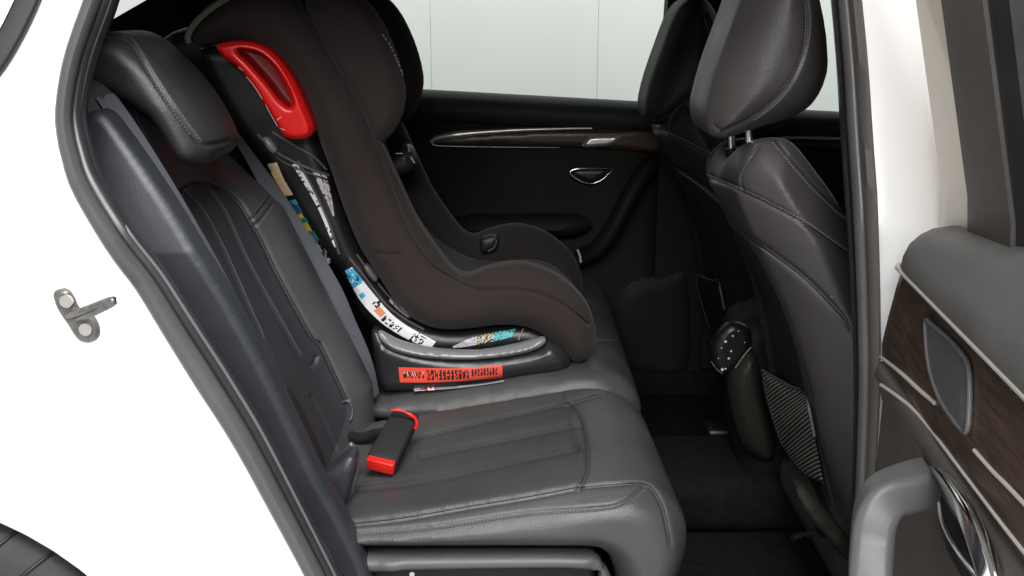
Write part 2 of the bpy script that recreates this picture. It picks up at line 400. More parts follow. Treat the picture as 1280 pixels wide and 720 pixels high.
# seal around the door opening: grey flange strip, dark groove, bright bead
off = lambda d: [(a+d*ka, b+d*kb) for (a,b),(ka,kb) in zip(ap, nrm)]
app = cr(ap, 60); tg = np.gradient(app, axis=0); tg /= np.linalg.norm(tg,axis=1)[:,None]; nn = np.stack([tg[:,1],-tg[:,0]],1)
wid = np.interp(app[:,1], [0,150,300,480,720], [23,22,25,29,24])
def edge_path(f, Y): return [PL(*(app[i]+nn[i]*wid[i]*f), Y) for i in range(len(app))]
# normals point right of the path direction (into the opening)
if nn[30][0] < 0: nn = -nn
rows = []
for i in range(len(app)):
    r = []
    for f, Y in ((.0,1.20),(.0,1.150),(.10,1.142),(.5,1.140),(.85,1.148),(.97,1.165),(.99,1.21),(.96,1.26)):
        r.append(PL(*(app[i]+nn[i]*wid[i]*f), Y))
    rows.append(r)
loft('door_seal', rows, M['rubber'], car, smooth=60)
sweep('seal_bead', edge_path(1.26,1.195), ellipse(.011,.016,12), M['rubber_dark'], car, smooth=80)
tube('seal_lip', edge_path(1.42,1.187), .0028, M['rubber_shine'], car)
rows = [[PL(*(app[i]+nn[i]*wid[i]*f), Y) for f, Y in ((.9,1.26),(1.5,1.24),(1.8,1.31),(1.95,1.5))] for i in range(len(app))]
loft('opening_trim', rows, M['black'], car)
# striker
st_y = 1.152
sp = [(67,366),(78,360),(87,362),(94,372),(99,383),(108,389),(118,395),(125,408),(124,421),(112,428),(98,424),(85,405),(72,385)]
stk = slab('striker', xz(sp, st_y), st_y-.006, st_y+.01, .004, .0014, M['zinc'], car)
for q in ((84,376),(108,411)):
    c = P(*q, st_y-.007); tube('bolt', [c, c+np.array([0,-.004,0])], .0075, M['satin'], stk, n=12); 
a = P(85,395,st_y-.004); b = P(139,375,st_y-.045)
tube('loop', cr([a, P(110,386,st_y-.03), b, P(140,379,st_y-.047), P(116,391,st_y-.03), P(97,398,st_y-.006)],40), .0042, M['zinc'], stk, n=10)
# quarter window
qw = slab('quarter_window', [(-.95,-.14),(-.80,-.14),(-.74,-.035),(-.66,.12),(-.6,.3),(-.95,.36),(-1.3,.1),(-1.25,-.1)], 1.142, 1.15, .003, .012, M['glass_grey'], car, deform=lean_v)
qw.hide_render = False
gk = cr([(-34,110),(-6,76),(14,43),(28,15),(38,-8),(49,-40)], 30)
sweep('window_gasket', [PL(a,b,1.145) for a,b in gk], rrect(.013,.006,.004), M['black'], car)
# wheel
wheel = empty('wheel', (0,0,0)); wheel.parent = car; wheel.location = Vector((arch_c[0],1.27,arch_c[1]))-car.location
prof = [(.24,1.16),(.30,1.145),(.335,1.148),(.352,1.158),(.362,1.175),(.364,1.20),(.364,1.35),(.355,1.37),(.30,1.385),(.24,1.37)]
rows = []
for k in range(120):
    t = 2*math.pi*k/120; rows.append([(arch_c[0]+r*math.sin(t),y,arch_c[1]+r*math.cos(t)) for r,y in prof])
ty = loft('tyre', rows, M['tyre'], wheel, closed_u=True, smooth=50)
gp = []
for k in range(44):
    t = 2*math.pi*(k+.3)/44; f = lambda r,y,dt: (arch_c[0]+r*math.sin(t+dt),y,arch_c[1]+r*math.cos(t+dt))
    gp.append(np.array([f(.318,1.1465,0),f(.336,1.148,.012),f(.353,1.158,.028),f(.363,1.176,.045),f(.3645,1.22,.055)]))
multi_tube('tread_groove', gp, .0026, M['ink'], wheel)
tube('rim', [(arch_c[0],1.18,arch_c[1]),(arch_c[0],1.36,arch_c[1])], .245, M['satin'], wheel, n=48)
rows = []
for k in range(60):
    t = math.radians(-100+200*k/59); rows.append([(arch_c[0]+r*math.sin(t),y,arch_c[1]+r*math.cos(t)) for r,y in ((.383,1.20),(.40,1.26),(.40,1.45))])
loft('wheel_arch_liner', rows, M['black'], car)
# B pillar: painted outside, seal in the opening
bp_l = cr([(1036,-30),(1040,0),(1047,80),(1053,180),(1061,300),(1066,400),(1068,480),(1067,560),(1065,640),(1062,720),(1058,800)], 50)
bp_w = np.interp(bp_l[:,1], [0,240,480,720], [38,40,33,24])
def bpath(f, Y): return [PL(bp_l[i][0]+bp_w[i]*f, bp_l[i][1], Y) for i in range(len(bp_l))]
rows = [[PL(bp_l[i][0]+bp_w[i]*f, bp_l[i][1], Y) for f, Y in ((-.05,1.5),(0,1.27),(.03,1.24),(.10,1.225),(.22,1.235),(.28,1.25))] for i in range(len(bp_l))]
loft('pillar_trim', rows, M['rubber_dark'], car, smooth=60)
sweep('seal_bead', bpath(.40,1.222), ellipse(.0075,.012,12), M['rubber'], car, smooth=80)
rows = [[PL(bp_l[i][0]+bp_w[i]*f, bp_l[i][1], Y) for f, Y in ((.5,1.235),(.56,1.205),(.7,1.190),(.92,1.186),(.99,1.190),(1.0,1.235))] for i in range(len(bp_l))]
loft('door_seal', rows, M['trim_brown'], car, smooth=60)
bx = [PL(bp_l[i][0]+bp_w[i]*.80, bp_l[i][1], 1.2) for i in range(len(bp_l))]
po = [(p[0],p[2]) for p in bx]+[(.62,-.9),(.78,-.8),(.80,-.2),(.75,.1),(.62,.36)]
slab('pillar', resample(np.vstack([np.array(po),np.array(po[:1])]),400,True), 1.196, 1.24, .006, .010, M['paint'], car, deform=lean_v, nwall=2, smooth_outline=False, relax=0)
# sill, floor, shell
box('door_sill', (-.32,1.17,-1.12), (.75,1.30,-.885), M['paint'], car, r=.02)
sx = P(900,716,1.33)
box('sill_plate', (-.2,1.255,-.90), (.5,1.345,-.868), M['black'], car, r=.006)
box('scuff_strip', (.17,1.295,-.869), (.27,1.31,-.8665), M['satin'], car, r=.001)
box('sill_cover', (.352,1.25,-.87), (.62,1.37,-.832), M['gloss_black'], car, r=.008)
box('carpet', (-.5,1.30,-1.02), (1.5,2.68,-1.0), M['carpet'], car, r=.003)
box('door_sill', (-.6,2.63,-1.02), (1.5,2.70,-.94), M['carpet'], car, r=.01)
box('floor_tunnel', (-.1,1.84,-1.0), (1.5,2.10,-.88), M['carpet'], car, r=.04)
box('roof', (-1.5,1.50,.33), (1.6,2.66,.37), M['headliner'], car, r=.01)
box('roof_rail', (-.9,1.32,.13), (1.5,1.50,.37), M['headliner'], car, r=.02)
box('rear_bulkhead', (-1.55,1.30,-1.0), (-1.5,2.70,.34), M['headliner'], car, r=.005)
box('parcel_shelf', (-1.5,1.36,-.235), (-.66,2.66,-.215), M['carpet'], car, r=.004)
box('side_trim', (-1.5,1.335,-1.0), (-.68,1.36,-.06), M['headliner'], car, r=.004)
box('dashboard', (1.45,1.25,-1.0), (1.6,2.7,.34), M['black'], car, r=.03)
# far side of the cabin behind the rear door: trim with a quarter glass opening
fs = [(-1.5,-1.0),(-.62,-1.0),(-.62,-.10),(-.60,.34),(-.66,.34)]+xz([(250,-40),(184,-1),(146,21),(60,70)],2.64)+[(-1.5,-.1)]
slab('side_trim', resample(np.vstack([np.array(fs),np.array(fs[:1])]),200,True), 2.64, 2.68, .002, .007, M['headliner'], car, smooth_outline=False, relax=0)
# ---------------------------------------------------------------- far doors
def far_door(x0, x1, lab, pane_x, frame_l, frame_r):
    d = empty('door', (0,0,0)); d.parent = car; d.location = Vector((x0,2.7,-.9))-car.location; d['label'] = lab
    zt = lambda x: np.interp(x, [-.62,-.24,.36,.95,1.5], [-.186,-.199,-.232,-.262,-.29])
    xs_ = np.linspace(x0, x1, 14)
    top = [(x, zt(x)) for x in xs_]
    pan = slab('door_panel', resample(np.array([(x0,-1.02)]+top+[(x1,-1.02),(x0,-1.02)]),160,True), 2.665, 2.72, .012, .02, M['panel_dark'], d, smooth_outline=False)
    cap = [[(x,y,zt(x)+dz) for y,dz in ((2.665,-.075),(2.645,-.068),(2.632,-.05),(2.632,-.03),(2.645,-.012),(2.67,-.001),(2.70,.001),(2.735,.0))] for x in np.linspace(x0,x1,30)]
    loft('belt_cap', cap, M['grey_cap'], d, smooth=60)
    fr = []
    for px_, w in ((frame_l,.03),(frame_r,.03)):
        if px_ is None: continue
        rows = [[(px_+dx+k*.03, 2.70+dy-max(0,z+.2)*.25, z) for dx,dy in ((-w,-.02),(w,-.02),(w,.02),(-w,.02))] for k, z in ((0,-.25),(.3,0),(1,.36))]
        loft('window_frame', rows, M['panel_dark'], d, closed_v=True, caps=True, smooth=0)
    gx0, gx1 = pane_x
    loft('window_pane', [[(gx0,2.715,-.27),(gx1,2.715,-.27)],[(gx0,2.715,-.2),(gx1,2.715,-.2)],[(gx0,2.58,.34),(gx1,2.58,.34)]], M['glass'], d, smooth=0)
    return d, pan
M['grey_cap'] = mat('soft green grey belt cap', (.022,.025,.024), .6, spec=.4, bump=('weave',300,.0006))
YD = 2.655
rd, rpan = far_door(-.62, .40, 'closed rear door on the far side with dark wood strip and chrome inner handle', (-.6,.4), -.60, .415)
tr = xz([(538,179),(545,173),(580,167),(640,163),(700,161),(760,160.5),(826,162),(826,190),(780,188),(720,184.5),(640,183.5),(570,183.5),(545,183)], YD)
wt = slab('wood_strip', tr, YD-.012, YD+.02, .006, .005, M['wood'], rd, smooth_outline=True)
tube('trim_strip', cr([P(a,b,YD-.012) for a,b in ((539,178),(546,173),(580,167.5),(640,163),(700,161),(740,160.3))],40), .0066, M['silver'], rd, scale=np.interp(np.arange(40),[0,6,14,39],[1.0,1.7,1.0,.35]))
tube('trim_strip', cr([P(a,b,YD-.012) for a,b in ((539,178.5),(546,182),(580,183.3),(640,184),(700,184.5))],40), .0014, M['satin'], rd, scale=np.interp(np.arange(40),[0,8,39],[1.2,.9,.4]))
slab('window_switch', xz([(727,183),(733,172),(738,169),(760,168),(778,167.5),(776,172),(768,179),(756,182.5)], YD), YD-.02, YD, .007, .0028, M['silver'], rd)
hd = slab('door_handle', xz([(712,216),(720,211),(740,210),(764,211),(760,218),(750,226),(738,230),(724,226)], YD), YD-.004, YD+.02, .006, .004, M['gloss_black'], rd)
tube('bezel', cr([P(a,b,YD-.007) for a,b in ((712,216),(720,211.5),(740,210.5),(764,211.5),(759,219),(750,226),(738,229.5),(724,225))],60,True), .0034, M['chrome'], rd, closed=True, scale=1+.6*np.cos(np.linspace(0,6.28,60)))
sweep('pull_handle', cr([P(a,b,Y) for a,b,Y in ((725,322,2.64),(745,312,2.60),(764,288,2.585),(780,258,2.585),(796,228,2.60),(812,206,2.64))],40), ellipse(.022,.035,14), M['panel_dark'], rd, smooth=80)
slab('armrest', xz([(550,268),(640,262),(720,262),(745,275),(735,290),(690,300),(540,300)], YD), YD-.06, YD+.02, .04, .012, M['panel_dark'], rd)
slab('map_pocket', xz([(770,372),(790,350),(830,340),(866,334),(866,470),(780,470),(762,420)], 2.64), 2.643, 2.67, .02, .012, M['panel_dark'], rd)
fd, fpan = far_door(.47, 1.44, 'closed front door on the far side glimpsed past the head restraint', (.47,1.44), None, 1.42)
tr = xz([(880,164),(985,171),(1056,172.5),(1140,178),(1140,200),(1056,191),(980,190),(880,188)], YD)
wt2 = slab('wood_strip', tr, YD-.012, YD+.02, .006, .006, M['wood_light'] if 'wood_light' in M else M['wood'], fd)
tube('trim_strip', [P(a,b,YD-.014) for a,b in ((975,172),(1000,172),(1056,173),(1140,179))], .0055, M['silver'], fd)
rows = [[(.435+dx, 2.68+dy-max(0,z+.2)*.25, z) for dx,dy in ((-.06,-.03),(.07,-.03),(.07,.03),(-.06,.03))] for z in (-.98,-.2,.36)]
loft('pillar', rows, M['panel_dark'], car, closed_v=True, caps=True, smooth=0)
nd = empty('door', (0,0,0)); nd.parent = car; nd.location = Vector((1.2,1.22,-.9))-car.location; nd['label'] = 'closed front door on the near side ahead of the pillar'
box('door_panel', (.81,1.19,-1.12), (1.62,1.27,-.25), M['paint'], nd, r=.012)
loft('window_pane', [[(.80,1.23,-.26),(1.62,1.23,-.26)],[(.80,1.44,.33),(1.62,1.44,.33)]], M['glass_dark'], nd, smooth=0)  # unseen pane, darkened to keep light out of the cabin
# ---------------------------------------------------------------- centre console
con = slab('centre_console', [(.425,-.60),(.47,-.565),(.60,-.55),(1.4,-.55),(1.4,-1.0),(.50,-1.0),(.455,-.88),(.43,-.74)], 1.885, 2.06, .03, .012, M['panel_dark'], car)
cpn = xz([(890,437),(897,418),(912,404),(928,405),(939,414),(938,438),(918,462),(903,470),(893,462)], 1.87)
cp = slab('control_panel', cpn, 1.862, 1.90, .008, .004, M['gloss_black'], car)
for ln in (((889,452),(896,462),(903,467)),((939,434),(930,444),(919,460))): tube('bezel', [P(a,b,1.858) for a,b in ln], .0012, M['satin'], cp, n=6)
for (a,b,q) in ((907,427,3.0),(916,420,2.2),(914,439,2.2),(911,448,2.6),(903,462,3.2),(907,461,2.0),(902,435,1.4),(931,428,1.2),(898,448,1.3),(923,414,1.4)):
    r = q*.0009; c = P(a,b,1.8600)
    link('button_icon', [c+np.array([r*math.cos(t*.785),0,r*math.sin(t*.785)]) for t in range(8)], [tuple(range(8))], M['white_label'], cp, 0)
slab('console_cover', xz([(916,462),(940,436),(950,456),(955,490),(964,525),(972,560),(962,580),(930,560),(914,500)], 1.86), 1.845, 1.93, .02, .006, M['console'], con)
# ---------------------------------------------------------------- open rear door (hinged at the pillar, swung towards the viewer)
od = empty('door', (0,0,0)); od.parent = car; od.location = Vector((.54,1.14,-.9))-car.location; od['label'] = 'open rear door seen from inside with dark wood trim, speaker grille and pull handle'
H0 = np.array([.52,1.145]); dS = np.array([-.12,-.993]); dW = np.array([.993,-.12])
def D(s, w, z):
    q = H0+dS*s+dW*(w-.22*max(0,z+.22)); return np.array([q[0],q[1],z])
def plane_hit(px, py, w):
    d = ray(px,py); n = np.array([dW[0],dW[1],0]); p0 = np.array([*(H0+dW*w),0]); return d*((p0@n)/(d@n))
S = np.r_[0,.004,.010,.02,.034,.05,np.linspace(.075,1.0,32)]
endk = lambda s, R=.05: math.sqrt(max(0,1-(1-min(s/R,1))**2))
belt = lambda s: -.232+.17*s if s < .5 else -.148+.1*(s-.5)
cap_prof = [(.012,0,-.012),(.004,0,-.002),(-.015,0,.002),(-.04,0,.0),(-.06,-.003,-.002),(-.073,-.010,-.004),(-.083,-.02,0),(-.089,-.035,0),(-.09,-.048,0),(-.086,-.056,0)]
rows = []
for s in S:
    k = endk(s,.06); r = []
    zc = -.238
    for w, z0, z1 in cap_prof:
        bz = belt(max(s,.0)) ; t = min(1, max(0, -w/.083))
        top = bz*(1-t)+(-.226)*t if w > -.083 else -.226
        z = top+z0*1.0
        ww = .012+(w-.012)*(.25+.75*k); zz = z-(1-k)*.03*(1-min(1,abs(z0)/.05))
        r.append(D(s,ww,zz))
    rows.append(r)
cap_o = loft('belt_cap', rows, M['cap_leather'] if 'cap_leather' in M else M['leather'], od, smooth=60)
def door_strip(name, prof, material, s0=0, R=.03, zs=None, smooth=50):
    rows = []
    for s in S:
        k = endk(s,R); rows.append([D(s+s0, .0+(w)*(.2+.8*k), z+(zs(s) if zs else 0)) for w, z in prof])
    return loft(name, rows, material, od, smooth=smooth)
wd = door_strip('wood_trim', [(-.07,-.279),(-.080,-.283),(-.0835,-.30),(-.089,-.335),(-.094,-.372),(-.092,-.388),(-.08,-.39)], M['wood'], .0, .02)
lp_ = door_strip('lower_panel', [(-.07,-.384),(-.088,-.388),(-.098,-.396),(-.100,-.407),(-.094,-.42),(-.088,-.44),(-.088,-.55),(-.092,-.7),(-.08,-.92),(0,-.95)], M['trim_brown'], .005, .015)
box('door_skin', (0.03,.02,-.98), (1.05,.10,-.26), M['paint'], od, r=.01, fn=lambda v: D(v[0],v[1],v[2]))
box('inner_sheet', (.0,-.02,-.98), (1.0,.018,-.265), M['paint'], od, r=.004, fn=lambda v: D(v[0],v[1],v[2]))
tube('trim_strip', [D(s,-.0875*(.2+.8*endk(s,.03))-.001,-.2775) for s in S], .0026, M['line'], od)
def on_door(px, py, off=.001, objs=None): return on([bvh(o) for o in (objs or [wd,lp_])], px, py, off)
def edge_tube(name, line, r, m, parent=None, n=30, off=.001, w=-.09):
    tr_ = [bvh(o) for o in (wd,lp_,cap_o)]; pts = []
    for a, b in cr(line, n):
        q = on(tr_, a, b, off); pts.append(q if q is not None else plane_hit(a,b,w))
    return tube(name, pts, r, m, parent or od)
edge_tube('trim_strip', [(1101,446),(1125,465),(1150,488),(1169,504)], .0022, M['line'])
edge_tube('trim_strip', [(1218,563),(1240,588),(1260,608),(1290,640)], .0018, M['line'])
edge_tube('trim_strip', [(1101,481),(1120,494),(1145,515),(1175,552),(1205,592),(1245,645),(1290,702)], .0019, M['line'])
# speaker grille
gr_px = [(1160,400),(1166,404),(1190,425),(1208,446),(1214,462),(1215,490),(1214,520),(1211,541),(1200,532),(1180,503),(1167,470),(1161,435)]
gpts = [on([bvh(wd),bvh(lp_)],a,b,.0015) for a,b in cr(gr_px,60,True)]
c0 = np.mean(gpts,axis=0); rows = [[c0+(p-c0)*k+np.array([-.0,0,0])-np.array([dW[0],dW[1],0])*o for p in gpts] for k,o in ((1.0,-.004),(1.0,.001),(.97,.0025),(.6,.003),(.2,.003),(.02,.003))]
sg = loft('speaker_grille', rows, M['speaker'], od, closed_v=True)
tube('grille_ring', [p-np.array([dW[0],dW[1],0])*.002 for p in gpts], .0024, M['handle_grey'], od, closed=True)
# pull handle: bar leaves the panel, turns down
hp = [plane_hit(1200,600,-.06), P(1160,604,.905), P(1132,611,.895), P(1108,622,.888), P(1095,644,.88), P(1090,680,.87), P(1088,730,.85), P(1090,810,.83), P(1110,880,.81), P(1170,910,.80)]
hp = cr(hp, 70)
sweep('pull_handle', hp, rrect(.019,.0225,.009,5), M['handle_grey'] if 'handle_grey' in M else M['grey_plastic'], od, ref=(-.30,-.95,0), smooth=60)
# inner opening lever and its bezel
lv = od
lvp = cr([plane_hit(a,b,w) for a,b,w in ((1163,584,-.095),(1178,596,-.102),(1195,620,-.106),(1212,650,-.108),(1228,690,-.108),(1243,740,-.106),(1250,780,-.10))],40)
sweep('lever_bar', lvp, rrect(.0065,.004,.003), M['chrome'], lv, ref=(-.8,-.6,0), scale=np.interp(np.arange(40),[0,6,20,39],[.4,.9,1.5,1.5]))
tube('bezel', cr([plane_hit(a,b,-.097) for a,b in ((1174,628),(1177,648),(1187,673),(1203,698),(1222,722),(1240,760))],30), .0026, M['chrome'], lv, scale=np.interp(np.arange(30),[0,8,29],[.8,1.5,1.0]))
lc = [plane_hit(a,b,-.0895) for a,b in cr([(1168,604),(1182,622),(1205,660),(1225,705),(1235,760),(1215,740),(1185,690),(1172,640)],40,True)]
c0 = np.mean(lc,axis=0); loft('lever_recess', [[c0+(p-c0)*k for p in lc] for k in (1,.7,.3,.02)], M['black'], lv, closed_v=True)
# frame around the door window
def post(name, wl_, material, y0=-.27, y1=.33, thick=.05, objs=od):
    rows = []
    for z in np.linspace(y0,y1,8):
        r = []
        for s, w in wl_: r.append(D(s-(z+.27)*.06, w, z))
        rows.append(r)
    return loft(name, rows, material, objs, closed_v=True, caps=True, smooth=30)
post('window_frame', [(-.02,-.020),(-.015,-.030),(.105,-.030),(.11,.05),(-.02,.05)], M['paint_shaded'])
post('frame_trim', [(.103,-.030),(.108,-.036),(.238,-.036),(.24,.04),(.105,.04)], M['trim_brown'])
post('glass_run', [(.236,-.030),(.240,-.032),(.275,-.026),(.28,.0),(.28,.04),(.24,.04)], M['rubber_dark'])
rows = [[D(s-(z+.27)*.06,.012,z) for s in (.2,.5,.95)] for z in np.linspace(-.27,.33,6)]
loft('window_pane', rows, M['glass'], od)
# ================================================================== REAR BENCH
def by_region(o, poly, material):                # face by face
    me = o.data; me.materials.append(material); k = len(me.materials)-1
    co = np.array([p.center for p in me.polygons]); nr = np.array([p.normal for p in me.polygons])
    sel = inside(proj(co), poly) & (np.einsum('ij,ij->i', nr, -co) > 0)
    mi = np.zeros(len(co), np.int32); me.polygons.foreach_get('material_index', mi); mi[sel] = k; me.polygons.foreach_set('material_index', mi); me.update()
bench = empty('rear_bench_seat', (-.1,1.95,-.95), 'rear bench seat in grained black leather with pleated inserts, the child seat strapped onto it', 'rear seat')
# near cushion
prof = [(-.34,-.735),(-.29,-.712),(-.24,-.70),(-.10,-.676),(.05,-.650),(.14,-.638),(.19,-.645),(.226,-.668),(.248,-.70),(.253,-.74),(.243,-.79),(.222,-.835),(.185,-.85),(.16,-.83),(.148,-.78),(.125,-.747),(.05,-.742),(-.30,-.742)]
G = [([(512,549),(560,537),(630,521),(704,505),(747,493)],3.2,.0045),
     ([(528,569),(600,554),(660,542),(722,529)],5.0,.0065),
     ([(440,609),(520,600),(600,584),(660,571),(719,559)],5.5,.0075),
     ([(425,656),(500,648),(587,633),(660,621),(722,609)],4.0,.007),
     ([(705,503),(716,508),(727,528),(732,560),(732,590),(722,610)],3.0,.005),
     ([(722,610),(760,606),(804,605),(822,620),(832,645),(838,680)],2.6,.004),
     ([(428,666),(537,658),(654,641),(743,635),(777,629),(805,608)],2.2,.004),
     ([(705,488),(702,496),(699,505)],1.6,.003),
     ([(430,640),(436,620),(446,590)],3,.004)]
def crown(V):
    V = V.copy(); t = (V[:,1]-1.30)/.48; top = V[:,2] > -.735
    V[:,2] -= np.where(top, .012*np.exp(-((t-.5)/.22)**2)*np.clip((V[:,0]+.3)/.1,0,1)*np.clip((.19-V[:,0])/.1,0,1), 0)
    V[:,2] += np.where(top, -.010*np.clip(t,0,1), 0)
    V[:,0] -= np.where(V[:,0] > .1, .012*np.clip(t,0,1), 0); return V
cu = slab('seat_cushion', prof, 1.295, 1.785, .05, .006, M['leather'], bench, deform=crown, grooves=G, nwall=60, nout=300, vox=.0028)
seam('stitching', [cu], [[(428,669),(537,661),(654,644),(743,638),(777,633),(808,611)],[(722,607),(760,603),(804,602),(824,617),(834,642)]], M['stitch'], cu, r=.0007, dash=.005)
by_region(cu, cr([(512,550),(560,538),(630,522),(704,506),(716,509),(727,528),(732,560),(732,590),(722,609),(660,621),(587,633),(500,648),(425,656),(440,620),(460,590),(485,565)],100,True), M['leather_insert'])
seam('seam_line', [cu], [[(512,549),(560,537),(630,521),(704,505),(747,493)],[(425,656),(500,648),(587,633),(660,621),(722,609)],[(705,503),(716,508),(727,528),(732,560),(732,590),(722,610)],[(722,610),(760,606),(804,605),(822,620),(832,645),(838,680)],[(528,569),(600,554),(660,542),(722,529)],[(440,609),(520,600),(600,584),(660,571),(719,559)]], M['black'], cu, r=.0008, off=-.0001)
# middle / far cushion
prof2 = [(a-.008,b-.004) for a,b in prof]
G2 = [([(735,430),(760,428),(780,434),(798,448)],2.6,.006)]
cu2 = slab('seat_cushion', prof2, 1.79, 2.62, .028, .009, M['leather'], bench, grooves=G2, nwall=60, nout=280, vox=.0045)
seam('stitching', [cu2], [[(735,427),(760,425),(780,431),(798,445)]], M['stitch_light'], cu2, r=.0008)
# seat side trim below the near cushion
tp = [(-.33,-.752),(-.25,-.748),(0,-.744),(.10,-.745),(.125,-.752),(.142,-.785),(.16,-.85),(.14,-.87),(.125,-.80),(.108,-.768),(0,-.764),(-.33,-.772)]
slab('seat_plinth', tp, 1.30, 1.36, .012, .006, M['grey_plastic'], bench, vox=.003)
box('seat_box', (-.34,1.34,-1.0), (.12,2.6,-.748), M['black'], bench, r=.01)
c = P(515,718,1.335); tube('screw', [c, c+np.array([0,.006,0])], .004, M['satin'], bench)
# backrests
bprof = [(-.235,-.765),(-.262,-.735),(-.30,-.64),(-.36,-.505),(-.425,-.36),(-.485,-.225),(-.535,-.118),(-.56,-.092),(-.60,-.088),(-.645,-.11),(-.66,-.16),(-.60,-.32),(-.47,-.58),(-.38,-.78),(-.30,-.80)]
BG = [([(221,244),(237,230),(255,228),(277,235),(297,250),(310,270),(327,300),(350,347),(390,420),(401,430),(434,500)],3,.006),
      ([(228,236),(253,263),(280,313),(310,380),(330,425),(340,445)],2.4,.0045),
      ([(255,230),(280,263),(313,333),(352,403),(376,446),(390,458),(396,446)],2.4,.005),
      ([(389,495),(405,525),(421,562)],2.2,.004),
      ([(316,273),(326,260),(336,247)],1.6,.004),([(321,280),(331,267),(340,254)],1.6,.004),
      ([(160,120),(172,150),(185,180)],1.5,.002)]
def dish(V):
    V = V.copy(); t = (V[:,1]-1.335)/.45; f = np.exp(-((t-.48)/.24)**2); k = np.clip((-.16-V[:,2])/.12,0,1)
    V[:,0] -= .020*f*k; g = np.exp(-((t-.97)/.20)**4)*np.clip((-.24-V[:,2])/.10,0,1)*np.clip((V[:,2]+.78)/.12,0,1)*np.clip((V[:,0]-np.interp(V[:,2],[-.80,-.58,-.32,-.16],[-.40,-.47,-.60,-.66]))/.08,0,1); V[:,0] += .042*g; V[:,2] += .012*g; return V
bk = slab('backrest', bprof, 1.335, 1.785, .04, .006, M['leather_back'], bench, rb=.014, deform=dish, grooves=BG, nwall=60, nout=380, vox=.0030)
ins = cr([(223,241),(237,231),(255,229),(277,236),(296,251),(309,271),(326,301),(349,348),(388,420),(399,431),(432,500),(425,545),(405,590),(398,596),(370,545),(345,486),(300,394),(262,322),(232,265)], 120, True)
by_region(bk, ins, M['leather_dark'])
seam('seam_line', [bk], [[(221,244),(237,230),(255,228),(277,235),(297,250),(310,270),(327,300),(350,347),(390,420),(401,430),(434,500)],[(316,273),(326,260),(336,247)],[(321,280),(331,267),(340,254)]], M['black'], bk, r=.0009, off=-.0001)
by_region(bk, cr([(324,280),(341,255),(372,312),(403,373),(436,434),(456,475),(468,515),(448,545),(434,500),(401,430),(388,418),(349,346)],100,True), M['leather'])  # light on the upward-facing bolster is put in as a paler leather
seam('stitching', [bk], [[(230,236),(255,263),(282,313),(312,380),(331,423)],[(257,230),(282,263),(315,333),(354,403),(377,444)],[(314,271),(324,258),(334,245)],[(323,282),(333,269),(342,256)]], M['stitch'], bk, r=.0006, dash=.005)
lo = tube('release_loop', cr([on([bvh(bk)],a,b,.004,1.7) for a,b in ((429,502),(435,503),(440,510),(440,520),(437,526))],20), .002, M['grey_plastic'], bench)
bk2 = slab('backrest', [(a-.012,b) for a,b in bprof], 1.79, 2.62, .03, .012, M['leather_dark'], bench, nwall=30)
sd = [(94,165),(104,146),(118,138),(134,143),(159,175),(190,219),(223,270),(262,334),(301,399),(343,478),(375,545),(400,596),(430,650),(462,722),(470,790),(430,790),(412,740),(300,520),(240,420),(180,330),(130,250),(104,200)]
def bol(px, py):
    Y = 1.30
    for _ in range(8): Y = 1.30+max(0, P(px,py,Y)[2]+.30)*.25
    p = P(px,py,Y); return (p[0],p[2])
slab('side_bolster', [bol(*q) for q in sd], 1.29, 1.345, .010, .003, M['leather_blue'], bench, df=.006,  deform=lambda V: np.stack([V[:,0],V[:,1]+np.maximum(0,V[:,2]+.30)*.25,V[:,2]],1))
slab('hinge_gap', xz([(350,488),(362,500),(380,535),(396,570),(404,598),(396,596),(375,560),(356,520)],1.36), 1.34, 1.40, .006, .003, M['black'], bench)  # black slab put where there is only the dark gap at the hinge
for q in ((379,549),(393,582),(398,598)):
    c = P(*q,1.334); tube('hinge_pin', [c+np.array([-.004,0,.008]), c, c+np.array([.006,0,-.007])], .0035, M['satin'], bench)
slab('backrest_foot', xz([(398,604),(420,580),(440,566),(446,580),(436,620),(426,660),(420,690),(410,680)],1.40), 1.385, 1.44, .006, .004, M['leather_blue'], bench)
# head restraint of the near seat
hr = [(-.60,-.040),(-.56,-.030),(-.522,-.034),(-.484,-.064),(-.445,-.115),(-.418,-.168),(-.415,-.195),(-.432,-.212),(-.458,-.207),(-.478,-.172),(-.498,-.142),(-.54,-.118),(-.60,-.105),(-.625,-.06)]
hrG = [([(126,42),(150,45),(166,53),(185,85),(210,125),(240,166),(252,180),(270,180),(286,176)],2.4,.004)]
hro = slab('head_restraint', hr, 1.415, 1.62, .03, .004, M['leather_head'], bench, vox=.0028, grooves=hrG, nwall=30, deform=lambda V: np.stack([V[:,0]-.010*((V[:,1]-1.54)/.13)**2*1.0, V[:,1]+.02*np.clip((V[:,2]+.13)/.1,0,1)*np.sign(1.54-V[:,1])*.6, V[:,2]],1))
seam('stitching', [hro], [[(129,40),(152,43),(168,51),(187,83),(212,123),(242,164),(253,178)],[(123,45),(148,48),(164,56),(183,88),(208,128),(238,169)]], M['stitch'], hro, r=.0006, dash=.005)
hr2 = slab('head_restraint', [(a-.03,b+.0) for a,b in hr], 1.95, 2.2, .03, .009, M['leather_dark'], bench)
for yy in (1.48,1.60): tube('post', [(-.545,yy,-.13),(-.545,yy,-.07)], .006, M['satin'], hro)
